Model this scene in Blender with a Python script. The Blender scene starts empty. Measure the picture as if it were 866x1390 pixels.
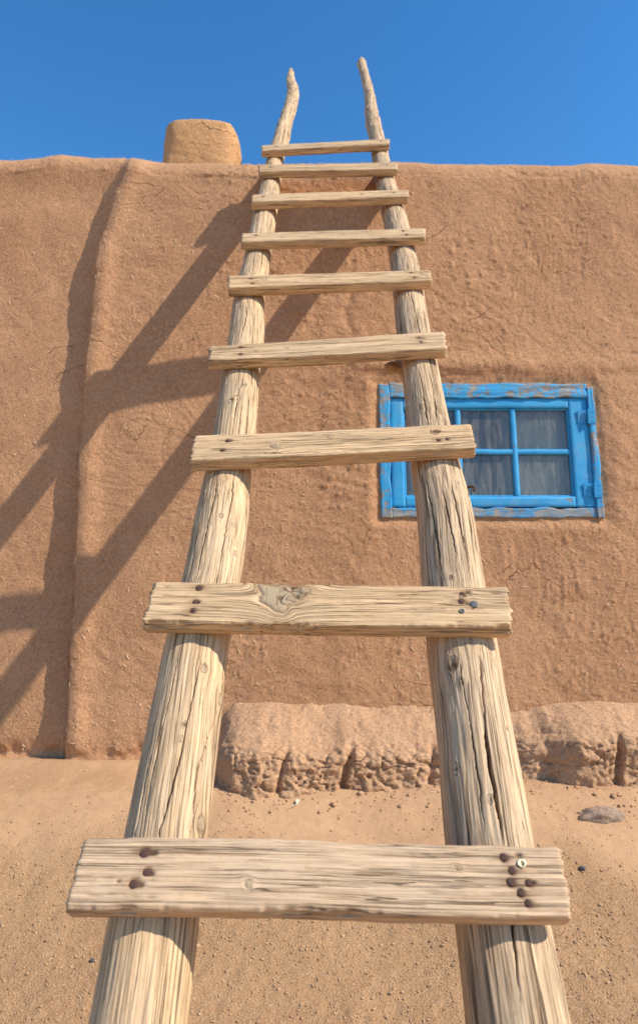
import bpy, math, random
import numpy as np
from mathutils import Vector, Matrix

# ------------------------------------------------------------------ camera, sky, sun, exposure
scene = bpy.context.scene
COL = scene.collection
rad = math.radians
CAM_Z = 0.81
cd = bpy.data.cameras.new('camera')
cam = bpy.data.objects.new('camera', cd); COL.objects.link(cam)
cam.location = (0, 0, CAM_Z)
cam.rotation_euler = (rad(90 + 8.5), 0, 0)
cd.sensor_fit = 'HORIZONTAL'; cd.sensor_width = 24.0
cd.lens = 24.0 * 900 / 866
cd.shift_y = -45 / 866
cd.clip_start = 0.05; cd.clip_end = 2000
cd.dof.use_dof = True; cd.dof.focus_distance = 1.6; cd.dof.aperture_fstop = 5.2
scene.camera = cam

SUN_D = Vector((-2.64, 1.0, -2.52)).normalized()        # the way the light travels
w = bpy.data.worlds.new('World'); scene.world = w; w.use_nodes = True
wn = w.node_tree.nodes; wl = w.node_tree.links
bg = wn['Background']; bg.inputs['Strength'].default_value = 0.138
sky = wn.new('ShaderNodeTexSky'); sky.sky_type = 'NISHITA'; sky.sun_disc = False
sky.sun_elevation = math.asin(-SUN_D.z); sky.sun_rotation = math.atan2(-SUN_D.x, -SUN_D.y)
sky.altitude = 300; sky.air_density = 1.15; sky.dust_density = 0.2; sky.ozone_density = 3.5
hs = wn.new('ShaderNodeHueSaturation'); hs.inputs['Saturation'].default_value = 1.29; hs.inputs['Hue'].default_value = .500
wl.new(sky.outputs['Color'], hs.inputs['Color']); wl.new(hs.outputs['Color'], bg.inputs['Color'])
sd = bpy.data.lights.new('sun', 'SUN'); sd.energy = 4.1; sd.angle = rad(0.55); sd.color = (1.0, 0.925, 0.80)
so = bpy.data.objects.new('sun', sd); COL.objects.link(so)
so.rotation_euler = SUN_D.to_track_quat('-Z', 'Y').to_euler(); so.location = (6, -3, 8)
vs = scene.view_settings
vs.view_transform = 'Standard'; vs.look = 'None'; vs.exposure = 0.58; vs.gamma = 1.0; vs.use_curve_mapping = False
scene.cycles.max_bounces = 6; scene.cycles.diffuse_bounces = 4

# ------------------------------------------------------------------ numpy noise
rng = np.random.default_rng(7); random.seed(7)
def _h(i, j, k, s):
    n = (i * 374761393 + j * 668265263 + k * 2147483647 % 1000003 * 69069 + s * 974634777) & 0xFFFFFFFF
    n = ((n ^ (n >> 13)) * 1274126177) & 0xFFFFFFFF
    n = ((n ^ (n >> 16)) * 2246822519) & 0xFFFFFFFF
    return ((n ^ (n >> 15)) & 0xFFFFFF) / float(0xFFFFFF)
def vnoise(x, y, z, s=0):
    x, y, z = np.broadcast_arrays(np.asarray(x, float), np.asarray(y, float), np.asarray(z, float))
    xi = np.floor(x).astype(np.int64); yi = np.floor(y).astype(np.int64); zi = np.floor(z).astype(np.int64)
    fx, fy, fz = x - xi, y - yi, z - zi
    fx = fx*fx*fx*(fx*(fx*6-15)+10); fy = fy*fy*fy*(fy*(fy*6-15)+10); fz = fz*fz*fz*(fz*(fz*6-15)+10)
    r = 0
    for a in (0, 1):
        for b in (0, 1):
            for c in (0, 1):
                r = r + _h(xi+a, yi+b, zi+c, s) * (fx if a else 1-fx) * (fy if b else 1-fy) * (fz if c else 1-fz)
    return r * 2 - 1
def fbm(x, y, z, sc, o=4, s=0, g=.5):
    r = 0; a = 1; n = 0
    for i in range(o):
        r = r + a * vnoise(np.asarray(x)*sc + 17.3*i, np.asarray(y)*sc - 9.1*i, np.asarray(z)*sc + 3.7*i, s+i); n += a
        a *= g; sc *= 2.03
    return r / n * 1.5
def sstep(a, b, x):
    t = np.clip((x - a) / (b - a), 0, 1); return t*t*(3-2*t)

# ------------------------------------------------------------------ object helpers
def tag(o, label=None, cat=None, group=None, kind=None):
    if label: o['label'] = label
    if cat: o['category'] = cat
    if group: o['group'] = group
    if kind: o['kind'] = kind
    return o
def empty(name, loc, rot=(0, 0, 0)):
    o = bpy.data.objects.new(name, None); COL.objects.link(o)
    o.location = loc; o.rotation_euler = rot; o.empty_display_size = .1
    return o
def mesh_obj(name, V, F, mat, parent=None, smooth=True, attrs=None, world=True):
    """V (n,3), F quads/tris list or array."""
    V = np.asarray(V, dtype=np.float32)
    me = bpy.data.meshes.new(name)
    if isinstance(F, np.ndarray):
        nf, k = F.shape
        me.vertices.add(len(V)); me.vertices.foreach_set('co', V.ravel())
        me.loops.add(nf*k); me.loops.foreach_set('vertex_index', F.ravel().astype(np.int32))
        me.polygons.add(nf); me.polygons.foreach_set('loop_start', np.arange(0, nf*k, k, dtype=np.int32))
        me.update(calc_edges=True)
    else:
        me.from_pydata([tuple(map(float, v)) for v in V], [], [tuple(map(int, f)) for f in F]); me.update()
    me.polygons.foreach_set('use_smooth', [smooth]*len(me.polygons))
    me.validate()
    if attrs:
        for k_, (typ, arr) in attrs.items():
            at = me.attributes.new(k_, typ, 'POINT')
            at.data.foreach_set('vector' if typ == 'FLOAT_VECTOR' else 'value', np.asarray(arr, dtype=np.float32).ravel())
    me.materials.append(mat)
    o = bpy.data.objects.new(name, me); COL.objects.link(o)
    if parent is not None:
        o.parent = parent
        if world and parent.type == 'EMPTY':
            o.matrix_parent_inverse = Matrix.Translation(-parent.location)
    return o
def gridF(nr, nc, wrap=False, flip=False):
    a = np.arange(nr-1)[:, None] * nc; c = np.arange(nc if wrap else nc-1)[None, :]; c2 = (c+1) % nc
    q = np.stack([a+c, a+c2, a+nc+c2, a+nc+c], -1).reshape(-1, 4)
    return q[:, ::-1].copy() if flip else q
def merge(parts):
    V = []; F = []; n = 0
    for v, f in parts:
        V += [tuple(p) for p in v]; F += [tuple(i+n for i in q) for q in f]; n += len(v)
    return V, F
def box(x0, x1, y0, y1, z0, z1):
    v = [(x, y, z) for x in (x0, x1) for y in (y0, y1) for z in (z0, z1)]
    f = [(0,1,3,2), (4,6,7,5), (0,4,5,1), (2,3,7,6), (0,2,6,4), (1,5,7,3)]
    return v, f

# ------------------------------------------------------------------ node helpers
class NT:
    def __init__(s, name, rough=.9, spec=.2):
        s.m = bpy.data.materials.new(name); s.m.use_nodes = True
        s.n = s.m.node_tree.nodes; s.l = s.m.node_tree.links; s.b = s.n['Principled BSDF']
        s.b.inputs['Roughness'].default_value = rough
        s.b.inputs['Specular IOR Level'].default_value = spec
    def new(s, t, **k):
        n = s.n.new(t)
        for a, v in k.items(): setattr(n, a, v)
        return n
    def put(s, sock, v):
        if isinstance(v, bpy.types.NodeSocket): s.l.new(v, sock)
        else: sock.default_value = v
    def coord(s): return s.new('ShaderNodeTexCoord').outputs['Object']
    def attr(s, name, out='Vector'): return s.new('ShaderNodeAttribute', attribute_name=name).outputs[out]
    def scale(s, v, sc):
        n = s.new('ShaderNodeVectorMath', operation='MULTIPLY'); s.put(n.inputs[0], v); n.inputs[1].default_value = sc
        return n.outputs[0]
    def noise(s, v, sc, det=3, rough=.55, dist=0):
        n = s.new('ShaderNodeTexNoise'); s.put(n.inputs['Vector'], v); n.inputs['Scale'].default_value = sc
        n.inputs['Detail'].default_value = det; n.inputs['Roughness'].default_value = rough; n.inputs['Distortion'].default_value = dist
        return n.outputs['Fac']
    def math(s, op, a, b=0.0, c=None, clamp=False):
        n = s.new('ShaderNodeMath', operation=op, use_clamp=clamp); s.put(n.inputs[0], a); s.put(n.inputs[1], b)
        if c is not None: s.put(n.inputs[2], c)
        return n.outputs[0]
    def remap(s, v, a, b, c=0.0, d=1.0):
        n = s.new('ShaderNodeMapRange'); s.put(n.inputs[0], v)
        for i, q in enumerate((a, b, c, d)): s.put(n.inputs[i+1], q)
        return n.outputs[0]
    def mix(s, f, a, b, mode='MIX'):
        n = s.new('ShaderNodeMix', data_type='RGBA', blend_type=mode)
        s.put(n.inputs[0], f); s.put(n.inputs[6], a if isinstance(a, bpy.types.NodeSocket) else (*a, 1)); s.put(n.inputs[7], b if isinstance(b, bpy.types.NodeSocket) else (*b, 1))
        return n.outputs[2]
    def bump(s, h, dist, strength=1.0, normal=None):
        n = s.new('ShaderNodeBump'); s.put(n.inputs['Height'], h); n.inputs['Distance'].default_value = dist; n.inputs['Strength'].default_value = strength
        if normal: s.l.new(normal, n.inputs['Normal'])
        return n.outputs[0]
    def out(s, col, nor=None):
        s.put(s.b.inputs['Base Color'], col if isinstance(col, bpy.types.NodeSocket) else (*col, 1))
        if nor: s.l.new(nor, s.b.inputs['Normal'])
        return s.m

def adobe_mat(name, c1, c2, c3, fine=1.0, grit=.5, crack=0.0):
    t = NT(name, .95, .08); co = t.coord()
    big = t.remap(t.noise(co, 1.6, 6, .65, .6), .42, .60)
    med = t.remap(t.noise(co, 9, 5, .65, .6), .3, .7)
    fin = t.noise(co, 85, 4, .7)
    gr = t.noise(co, 260, 2, .6)
    col = t.mix(big, c1, c2)
    col = t.mix(t.math('MULTIPLY', med, .55), col, c3)
    col = t.mix(t.remap(fin, .42, .66, .0, .55), col, tuple(min(1, v*1.35) for v in c1))
    col = t.mix(t.remap(fin, .46, .33, .0, .45), col, tuple(v*.70 for v in c3))
    col = t.mix(t.remap(gr, .58, .70, .0, .6), col, tuple(v*.60 for v in c3))
    # pale chaff flecks pressed into the mud
    fl = t.noise(t.scale(co, (1, 1, 1)), 150, 1, .4, 1.5)
    col = t.mix(t.remap(fl, .70, .76, 0, grit), col, (.62, .46, .30))
    h = t.math('ADD', t.math('MULTIPLY', med, .35), t.math('ADD', t.math('MULTIPLY', fin, .5), t.math('MULTIPLY', gr, .22)))
    v0 = t.new('ShaderNodeTexVoronoi', feature='DISTANCE_TO_EDGE'); v0.inputs['Scale'].default_value = 2.3
    dn0 = t.new('ShaderNodeTexNoise'); dn0.inputs['Scale'].default_value = 7; dn0.inputs['Detail'].default_value = 5; t.put(dn0.inputs['Vector'], co)
    va0 = t.new('ShaderNodeVectorMath', operation='MULTIPLY_ADD'); t.put(va0.inputs[0], dn0.outputs['Color']); va0.inputs[1].default_value = (.13, .13, .13); t.put(va0.inputs[2], co); t.put(v0.inputs['Vector'], va0.outputs[0])
    hk = t.math('MULTIPLY', t.remap(v0.outputs['Distance'], .0, .006, 1, 0), t.remap(t.noise(co, 2.7, 3), .56, .64))
    col = t.mix(t.math('MULTIPLY', hk, .55), col, tuple(q*.45 for q in c3)); h = t.math('SUBTRACT', h, t.math('MULTIPLY', hk, .6))
    if crack:
        v = t.new('ShaderNodeTexVoronoi', feature='DISTANCE_TO_EDGE'); dn = t.new('ShaderNodeTexNoise'); dn.inputs['Scale'].default_value = 9; t.put(dn.inputs['Vector'], co); va = t.new('ShaderNodeVectorMath', operation='MULTIPLY_ADD'); t.put(va.inputs[0], dn.outputs['Color']); va.inputs[1].default_value = (.16, .16, .16); t.put(va.inputs[2], co); t.put(v.inputs['Vector'], va.outputs[0]); v.inputs['Scale'].default_value = crack
        ck = t.remap(t.math('ADD', v.outputs['Distance'], t.math('MULTIPLY', t.math('SUBTRACT', med, .5), .05)), .0, .016, 1, 0)
        ck = t.math('MULTIPLY', ck, t.remap(t.noise(co, 5, 2), .48, .56))
        col = t.mix(t.math('MULTIPLY', ck, .6), col, tuple(v_*.45 for v_ in c3))
        h = t.math('SUBTRACT', h, t.math('MULTIPLY', ck, .8))
    return t.out(col, t.bump(h, .008*fine, 1.0))

M_WALL = adobe_mat('adobe_plaster', (.51, .280, .150), (.44, .234, .120), (.375, .193, .096))
M_CHIM = adobe_mat('adobe_chimney_plaster', (.60, .335, .160), (.54, .295, .135), (.46, .24, .105), 1.8, .5, 4.2)
M_LEDGE = adobe_mat('eroded_adobe', (.50, .305, .178), (.46, .272, .155), (.40, .225, .12), 1.5, .6)
M_ROOF = adobe_mat('roof_mud', (.44, .25, .14), (.39, .21, .115), (.35, .185, .10))

def ground_mat():
    t = NT('packed_sandy_soil', .97, .05); co = t.coord()
    g = t.attr('grit', 'Fac')
    big = t.remap(t.noise(co, 2.2, 4, .6), .35, .65)
    med = t.noise(co, 24, 5, .7, .3)
    gr = t.noise(co, 170, 3, .65)
    vo = t.new('ShaderNodeTexVoronoi'); t.put(vo.inputs['Vector'], co); vo.inputs['Scale'].default_value = 210
    smooth = t.mix(big, (.52, .318, .175), (.47, .275, .145))
    rough = t.mix(big, (.41, .235, .112), (.33, .180, .082))
    col = t.mix(g, smooth, rough)
    col = t.mix(t.remap(med, .35, .7, 0, .45), col, (.34, .195, .11))
    spk = t.mix(vo.outputs['Color'], (.26, .155, .09), (.64, .47, .31))
    col = t.mix(t.math('MULTIPLY', t.remap(gr, .45, .6), t.remap(g, 0, 1, .12, .5)), col, spk)
    h = t.math('ADD', t.math('MULTIPLY', med, .5), t.math('MULTIPLY', gr, t.remap(g, 0, 1, .3, .9)))
    return t.out(col, t.bump(h, .007, .9))
M_GROUND = ground_mat()

def wood_mat(name, light, dark, grey, greyamt=.5, crack_sc=1.0, lw=.017, dkm=1.0):
    t = NT(name, .82, .12); stn = t.attr('stain', 'Fac'); g = t.attr('grain'); k = t.attr('knot', 'Fac'); ck = t.attr('crack', 'Fac')
    seed = t.new('ShaderNodeObjectInfo').outputs['Random']
    off = t.new('ShaderNodeVectorMath', operation='ADD'); t.put(off.inputs[0], g)
    cx = t.new('ShaderNodeCombineXYZ')
    for i in range(3): t.put(cx.inputs[i], t.math('MULTIPLY', seed, 3.0 + 2*i))
    t.put(off.inputs[1], cx.outputs[0]); g = off.outputs[0]
    fib = t.noise(t.scale(g, (10, 270, 270)), 1, 4, .7)
    band = t.noise(t.scale(g, (2.2, 130, 130)), 1, 4, .6, .25)
    wide = t.noise(t.scale(g, (1.6, 18, 18)), 1, 3, .6)
    blot = t.noise(t.scale(g, (5, 9, 9)), 1, 4, .6)
    c1 = t.noise(t.scale(g, (1.0*crack_sc, 85, 85)), 1, 3, .6, .08)
    c2 = t.noise(t.scale(g, (1.8, 210, 210)), 1, 2, .5)
    m1 = t.remap(t.noise(t.scale(g, (2.2, 30, 30)), 1, 2), .42, .54)
    m2 = t.remap(t.noise(t.scale(g, (3.5, 60, 60)), 1, 2), .44, .56)
    l1 = t.math('MULTIPLY', t.remap(t.math('ABSOLUTE', t.math('SUBTRACT', c1, .5)), .002, lw, 1, 0), m1)
    l2 = t.math('MULTIPLY', t.remap(t.math('ABSOLUTE', t.math('SUBTRACT', c2, .5)), .006, .03, 1, 0), m2)
    seedm = t.math('FRACT', t.math('MULTIPLY', seed, 7.3))
    lt = t.mix(seedm, light, tuple(q*f_ for q, f_ in zip(light, (.90, .93, 1.0)))); dkc = t.mix(seed, dark, tuple(q*f_ for q, f_ in zip(dark, (.86, .90, 1.0))))
    col = t.mix(t.remap(band, .3, .7), lt, dkc)
    col = t.mix(t.remap(blot, .42, .68, 0, greyamt), col, grey)
    col = t.mix(t.remap(wide, .5, .72, 0, .18), col, tuple(v*.72 for v in dark))
    col = t.mix(t.remap(fib, .5, .66, 0, .5), col, tuple(v*.55 for v in dark))
    col = t.mix(t.remap(fib, .48, .34, 0, .5), col, tuple(min(.85, v*1.2) for v in light))
    mot = t.noise(t.scale(g, (45, 75, 75)), 1, 4, .7)
    col = t.mix(t.remap(mot, .52, .70, 0, .35), col, grey); col = t.mix(t.remap(mot, .44, .32, 0, .35), col, tuple(v*.62 for v in dark))
    # knots: rings around a dark heart
    ring = t.math('SINE', t.math('ADD', t.math('MULTIPLY', k, 42), t.math('MULTIPLY', blot, 14)))
    kc = t.mix(t.remap(ring, -.6, 1, 0, 1), (.38, .27, .16), (.46, .35, .225))
    kc = t.mix(t.remap(t.noise(t.scale(g, (60, 160, 160)), 1, 3, .6), .55, .62, 0, .7), kc, (.16, .09, .05))
    kc = t.mix(t.remap(k, .75, 1.0), kc, (.10, .055, .03))
    km = t.remap(k, .02, .16)
    col = t.mix(km, col, kc)
    rim = t.math('MULTIPLY', t.remap(k, .001, .05), t.remap(k, .08, .2, 1, 0))
    col = t.mix(t.math('MULTIPLY', stn, t.remap(band, .3, .6, .65, 1.0)), col, (.15, .065, .028))
    dk = t.math('MAXIMUM', t.math('MAXIMUM', t.math('MULTIPLY', l1, .85), t.math('MULTIPLY', l2, .45)), t.math('MAXIMUM', ck, t.math('MULTIPLY', rim, .6)))
    col = t.mix(t.math('MULTIPLY', dk, dkm), col, (.115, .055, .024))
    h = t.math('SUBTRACT', t.math('ADD', t.math('MULTIPLY', band, .5), t.math('MULTIPLY', fib, .35)), t.math('ADD', t.math('MULTIPLY', l1, 1.3), t.math('MULTIPLY', l2, .6)))
    return t.out(col, t.bump(h, .0034, 1.0))
M_RAIL = wood_mat('weathered_pole_wood', (.72, .50, .29), (.55, .35, .185), (.55, .415, .285), .4)
M_RAILTIP = M_RAIL
M_PLANK = wood_mat('weathered_plank_wood', (.73, .49, .275), (.55, .34, .165), (.55, .405, .26), .35, 1.6, .010, .85)
M_PLANK_GREY = wood_mat('greyed_plank_wood', (.69, .475, .29), (.54, .345, .19), (.58, .44, .31), .45, 1.8, .009, .75)

def metal_mat(name, c, c2, met, rough):
    t = NT(name, rough, .4); co = t.coord()
    t.b.inputs['Metallic'].default_value = met
    n = t.noise(co, 400, 3, .7)
    return t.out(t.mix(t.remap(n, .35, .65), c, c2), t.bump(n, .001, .6))
M_RUST = metal_mat('rusty_iron', (.05, .026, .022), (.11, .05, .035), .1, .85)
M_BRASS = metal_mat('brass_screw', (.75, .62, .35), (.60, .48, .28), .85, .35)
M_STEEL = metal_mat('dull_steel', (.20, .19, .19), (.11, .10, .10), .2, .65)

def paint_mat(name, chip):
    t = NT(name, .55, .35); co = t.coord()
    a = t.noise(t.scale(co, (1, 1, 1)), 26, 5, .72, .5)
    b = t.noise(t.scale(co, (14, 60, 110)), 1, 4, .65)
    c = t.noise(co, 4.5, 3, .6)
    s = t.math('ADD', t.math('MULTIPLY', a, .55), t.math('ADD', t.math('MULTIPLY', b, .30), t.math('MULTIPLY', c, .35)))
    sx = t.new('ShaderNodeSeparateXYZ'); t.put(sx.inputs[0], co); s = t.math('ADD', s, t.remap(sx.outputs[2], 1.145, 1.125, 0, .075))
    m = t.remap(s, chip, chip + .03)
    blue = t.mix(t.remap(c, .3, .7), (.024, .29, .58), (.045, .37, .66))
    blue = t.mix(t.remap(a, .5, .75, 0, .35), blue, (.010, .15, .38))
    blue = t.mix(t.remap(t.noise(co, 11, 6, .7), .5, .72, 0, .38), blue, (.26, .36, .44))
    wood = t.mix(t.remap(b, .35, .65), (.40, .36, .30), (.20, .17, .14))
    wood = t.mix(t.remap(a, .40, .60, .60, .0), wood, (.07, .28, .50))
    h = t.math('SUBTRACT', t.math('MULTIPLY', b, .25), t.math('MULTIPLY', m, .6))
    return t.out(t.mix(m, blue, wood), t.bump(h, .0025, .9))
M_PAINT = paint_mat('blue_sash_paint', .70)
M_PAINT_WORN = paint_mat('flaking_blue_frame_paint', .605)

def glass_mat():
    m = bpy.data.materials.new('dusty_window_glass'); m.use_nodes = True
    n = m.node_tree.nodes; l = m.node_tree.links; n.clear()
    o = n.new('ShaderNodeOutputMaterial'); tr = n.new('ShaderNodeBsdfTransparent'); gl = n.new('ShaderNodeBsdfGlossy'); df = n.new('ShaderNodeBsdfDiffuse')
    tr.inputs[0].default_value = (.88, .91, .90, 1); gl.inputs['Roughness'].default_value = .04; gl.inputs[0].default_value = (.6, .6, .6, 1)
    df.inputs[0].default_value = (.50, .47, .40, 1)
    fr = n.new('ShaderNodeFresnel'); fr.inputs[0].default_value = 1.55
    co = n.new('ShaderNodeTexCoord'); no = n.new('ShaderNodeTexNoise'); no.inputs['Scale'].default_value = 1; no.inputs['Detail'].default_value = 8; no.inputs['Roughness'].default_value = .72; no.inputs['Distortion'].default_value = .4
    vm = n.new('ShaderNodeVectorMath'); vm.operation = 'MULTIPLY'; vm.inputs[1].default_value = (34, 10, 5); l.new(co.outputs['Object'], vm.inputs[0]); l.new(vm.outputs[0], no.inputs['Vector'])
    bp = n.new('ShaderNodeBump'); bp.inputs['Distance'].default_value = .001; bp.inputs['Strength'].default_value = .25
    n2 = n.new('ShaderNodeTexNoise'); n2.inputs['Scale'].default_value = 5; l.new(co.outputs['Object'], n2.inputs['Vector'])
    l.new(n2.outputs['Fac'], bp.inputs['Height']); l.new(bp.outputs[0], gl.inputs['Normal'])
    mr = n.new('ShaderNodeMapRange'); mr.inputs[1].default_value = .45; mr.inputs[2].default_value = .8; mr.inputs[3].default_value = .09; mr.inputs[4].default_value = .55
    l.new(no.outputs['Fac'], mr.inputs[0])
    m1 = n.new('ShaderNodeMixShader'); m2 = n.new('ShaderNodeMixShader')
    l.new(mr.outputs[0], m1.inputs[0]); l.new(tr.outputs[0], m1.inputs[1]); l.new(df.outputs[0], m1.inputs[2])
    ad = n.new('ShaderNodeMath'); ad.operation = 'MULTIPLY_ADD'; ad.inputs[1].default_value = 1.2; ad.inputs[2].default_value = .02
    l.new(fr.outputs[0], ad.inputs[0])
    l.new(ad.outputs[0], m2.inputs[0]); l.new(m1.outputs[0], m2.inputs[1]); l.new(gl.outputs[0], m2.inputs[2])
    l.new(m2.outputs[0], o.inputs[0])
    return m
M_GLASS = glass_mat()
def flat_mat(name, c, c2, sc=30, rough=.9, bump=.002):
    t = NT(name, rough, .1); n = t.noise(t.coord(), sc, 4, .65)
    return t.out(t.mix(t.remap(n, .35, .65), c, c2), t.bump(n, bump, .8))
M_CURTAIN = flat_mat('faded_curtain_cloth', (.86, .82, .70), (.62, .58, .48), 12)
M_STRAW = flat_mat('dry_straw', (.84, .68, .46), (.62, .44, .26), 9)
M_STONE = flat_mat('grey_brown_stone', (.22, .145, .10), (.38, .27, .19), 60, .7, .004)
M_PEB = flat_mat('pebble_stone', (.29, .165, .088), (.50, .33, .19), 60)
M_DARKPEB = flat_mat('dark_pebble_stone', (.06, .06, .07), (.10, .09, .09), 40, .6)
M_LEAF = flat_mat('dry_pale_leaf', (.72, .72, .55), (.55, .56, .38), 80)

# ------------------------------------------------------------------ ground: one sheet to the horizon
def axis(lo, hi, step, far, grow=1.12):
    a = list(np.arange(lo, hi + step/2, step)); s = step; left = [lo]; right = [a[-1]]
    while left[-1] > -far: s *= grow; left.append(left[-1] - s)
    s = step
    while right[-1] < far: s *= grow; right.append(right[-1] + s)
    return np.array(left[1:][::-1] + a + right[1:])
def ground_z(X, Y):
    edge = 2.52 + .07*fbm(X, Y*0, 0, 1.7, 3, 31) - .10*X*.35
    st = sstep(edge - .16, edge + .10, Y)
    near = np.exp(-((np.hypot(X, Y - 1.5))/6)**2)
    z = np.interp(Y + .05*fbm(X, Y*0, 0, 1.4, 2, 33), [1.7, 1.85, 2.0, 2.1, 2.2, 2.4, 2.5, 2.6, 2.7, 2.8, 3.1], [-.48, -.475, -.45, -.42, -.375, -.27, -.205, -.140, -.085, -.040, 0.0])
    z = z + .010*fbm(X, Y, 0, 1.9, 3, 5)*near
    z = z + .0045*fbm(X, Y, 0, 7, 4, 8, .6)*(1.3 - .5*st) + .0015*fbm(X, Y, 0, 40, 4, 12, .7)*(1.9 - 1.3*st)
    z = z + .014*np.exp(-((Y - 3.08)/.05)**2)*(np.abs(X) < 4)
    return z
gx = axis(-2.1, 2.1, .0085, 500); gy = axis(1.75, 3.25, .0070, 500)
GX, GY = np.meshgrid(gx, gy)
GZ = ground_z(GX, GY)
grit = 1 - sstep(2.44, 2.66, GY + .09*fbm(GX, GY, 0, 3.1, 4, 44) + .10*GX*.35)
grit = grit*sstep(.6, 1.5, GY)  # grit fades out of view: paler soil added there to bounce light onto wall
grit = np.clip(grit + .35*sstep(.1, .6, fbm(GX, GY, 0, 2.5, 4, 71)), 0, 1)
gr_o = mesh_obj('ground', np.stack([GX, GY, GZ], -1).reshape(-1, 3), gridF(len(gy), len(gx)), M_GROUND, attrs={'grit': ('FLOAT', grit)})
tag(gr_o, 'sandy tan dirt ground in front of the adobe wall', 'ground', kind='structure')

# ------------------------------------------------------------------ adobe house
house = tag(empty('adobe_house', (0, 3.1, 0)), 'brown straw-flecked adobe house with rounded parapet and one blue window', 'house')
def interp(x, pts):
    return np.interp(x, [p[0] for p in pts], [p[1] for p in pts])
EDGE = [(-.4, -1.126), (.017, -1.126), (.235, -1.13), (.59, -1.137), (1.103, -1.158), (1.32, -1.160), (1.615, -1.162), (1.963, -1.160), (2.243, -1.160), (2.534, -1.138), (2.826, -1.072), (2.976, -1.01), (3.2, -.96)]
TOP = [(-5, 3.05), (-1.9, 3.085), (-1.711, 3.078), (-1.553, 3.086), (-1.416, 3.106), (-1.30, 3.098), (-1.237, 3.088), (-1.079, 3.084), (-.979, 3.052), (-.832, 3.036), (-.525, 3.030), (-.347, 3.024), (0, 3.03), (.422, 3.044), (.659, 3.030), (1.053, 3.026), (1.707, 3.022), (5, 3.0)]
WX0, WX1, WZ0, WZ1 = .295, 1.350, 1.095, 1.762       # outer frame of the window
def wall_y(X, Z):
    y = 3.134 + .057*(Z - .81)
    jag = .008*fbm(0, 0, Z, 9, 3, 61)
    e = interp(Z, EDGE) + jag
    wide = .025 + .05*sstep(1.9, 2.9, Z)
    rec = .052 + .012*fbm(0, 0, Z, 2.2, 2, 19)
    s = sstep(0, 1, (e + .004 - X)/wide)
    y = y + rec*s*(1 - .55*sstep(2.85, 3.08, Z))
    y = y - .014*np.exp(-((X - e - .045)/.05)**2)                                  # swollen arris
    y = y + (.020*np.exp(-((X - e + .012)/.007)**2))*sstep(1.9, 1.3, Z)*(.6 + .6*fbm(X, 0, Z, 22, 2, 9))  # open crack in the corner
    y = y + .011*fbm(X, 0, Z, 1.5, 3, 1) + .0030*fbm(X, 0, Z, 6, 3, 2)
    rough = sstep(-.25, .5, fbm(X, 0, Z, 2.4, 3, 23))
    leftsm = 1 - .55*sstep(-1.1, -1.25, X)
    y = y + (.0004 + .0009*rough)*fbm(X, 0, Z, 34, 3, 3, .7)*leftsm
    # small gouges and lumps
    a_ = fbm(X, 0, Z, 1.2, 2, 84)*2.2; y = y + .0016*fbm(X*np.cos(a_)*.25 + Z*np.sin(a_)*.25, 0, Z*np.cos(a_) - X*np.sin(a_), 26, 3, 85)*leftsm   # trowel sweeps
    c = fbm(X, 0, Z, 17, 2, 77); y = y + .0015*sstep(.7, 1.1, c)*leftsm + (.0006 + .0011*rough)*leftsm*fbm(X, 2, Z, 15, 4, 79, .65) - .004*sstep(.62, .85, fbm(X, 3, Z, 48, 2, 83))*rough*leftsm
    # swelling around and groove above the window
    dx = np.maximum(np.maximum(WX0 - X, X - WX1), 0); dz = np.maximum(np.maximum(WZ0 - Z, Z - WZ1), 0); d = np.hypot(dx, dz)
    y = y - .017*sstep(.0, .06, d)*np.exp(-(d/.28)**2)
    y = y + .007*np.exp(-((Z - 1.812 - .01*fbm(X, 0, 0, 5, 2, 4))/.020)**2)*sstep(.15, .3, X)*(1 - .6*sstep(.8, 1.2, X)) - .013*np.exp(-((Z - 1.865)/.045)**2)*sstep(.1, .3, X)*(1 - .6*sstep(.8, 1.2, X))
    y = y +   .0035*np.exp(-((X - 1.400 - .010*fbm(0, 0, Z, 8, 2, 5))/.018)**2)*sstep(1.95, 1.75, Z)*sstep(1.0, 1.12, Z)
    y = y + .006*np.exp(-((X - .155 - .02*fbm(0, 0, Z, 8, 2, 6))/.018)**2)*sstep(1.9, 2.0, Z)*sstep(2.5, 2.3, Z)
    # crumbled foot
    y = y + .020*np.exp(-((Z - .03)/.05)**2)*(.5 + fbm(X, 0, Z, 9, 3, 41))
    return y
wx = axis(-1.86, 1.86, .0078, 4.6, 1.15)
R = .15
zt_n = list(np.arange(-.16, 2.9, .0078))
NZ = len(zt_n)
arc = np.linspace(0, math.pi/2, 34)[1:]
back = [.02, .05, .1, .16, .22, .30, .36]
XX = np.repeat(wx[None, :], NZ + len(arc) + len(back) + 4, 0)
rowsY = []; rowsZ = []
ztop = interp(wx, TOP) + .042 + .006*fbm(wx, 0, 0, 6, 3, 91)
zv = np.array(zt_n)
frac = (zv - zv[0])/(zv[-1] - zv[0])
z_end = ztop - R
for i in range(NZ):
    rowsZ.append(zv[0] + (z_end - zv[0])*frac[i])
    rowsY.append(wall_y(wx, rowsZ[-1]))
ye = rowsY[-1]
for a in arc:
    n3 = .005*fbm(wx, a*.2, 0, 7, 3, 55) + .0022*fbm(wx, a*.2, 0, 45, 3, 56)
    zz = z_end + R*math.sin(a)
    yy = wall_y(wx, zz)*(1 - a/2) + (ye + .008)*a/2 + R*(1 - math.cos(a)) + R*0
    rowsZ.append(zz + n3*math.sin(a)); rowsY.append(yy + n3*math.cos(a))
yl = rowsY[-1]; zl = rowsZ[-1]
for b in back:
    rowsY.append(yl + b); rowsZ.append(zl + .008*fbm(wx, b, 0, 8, 3, 57) - .3*max(0, b - .2)**1.5)
yl = rowsY[-1]
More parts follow.
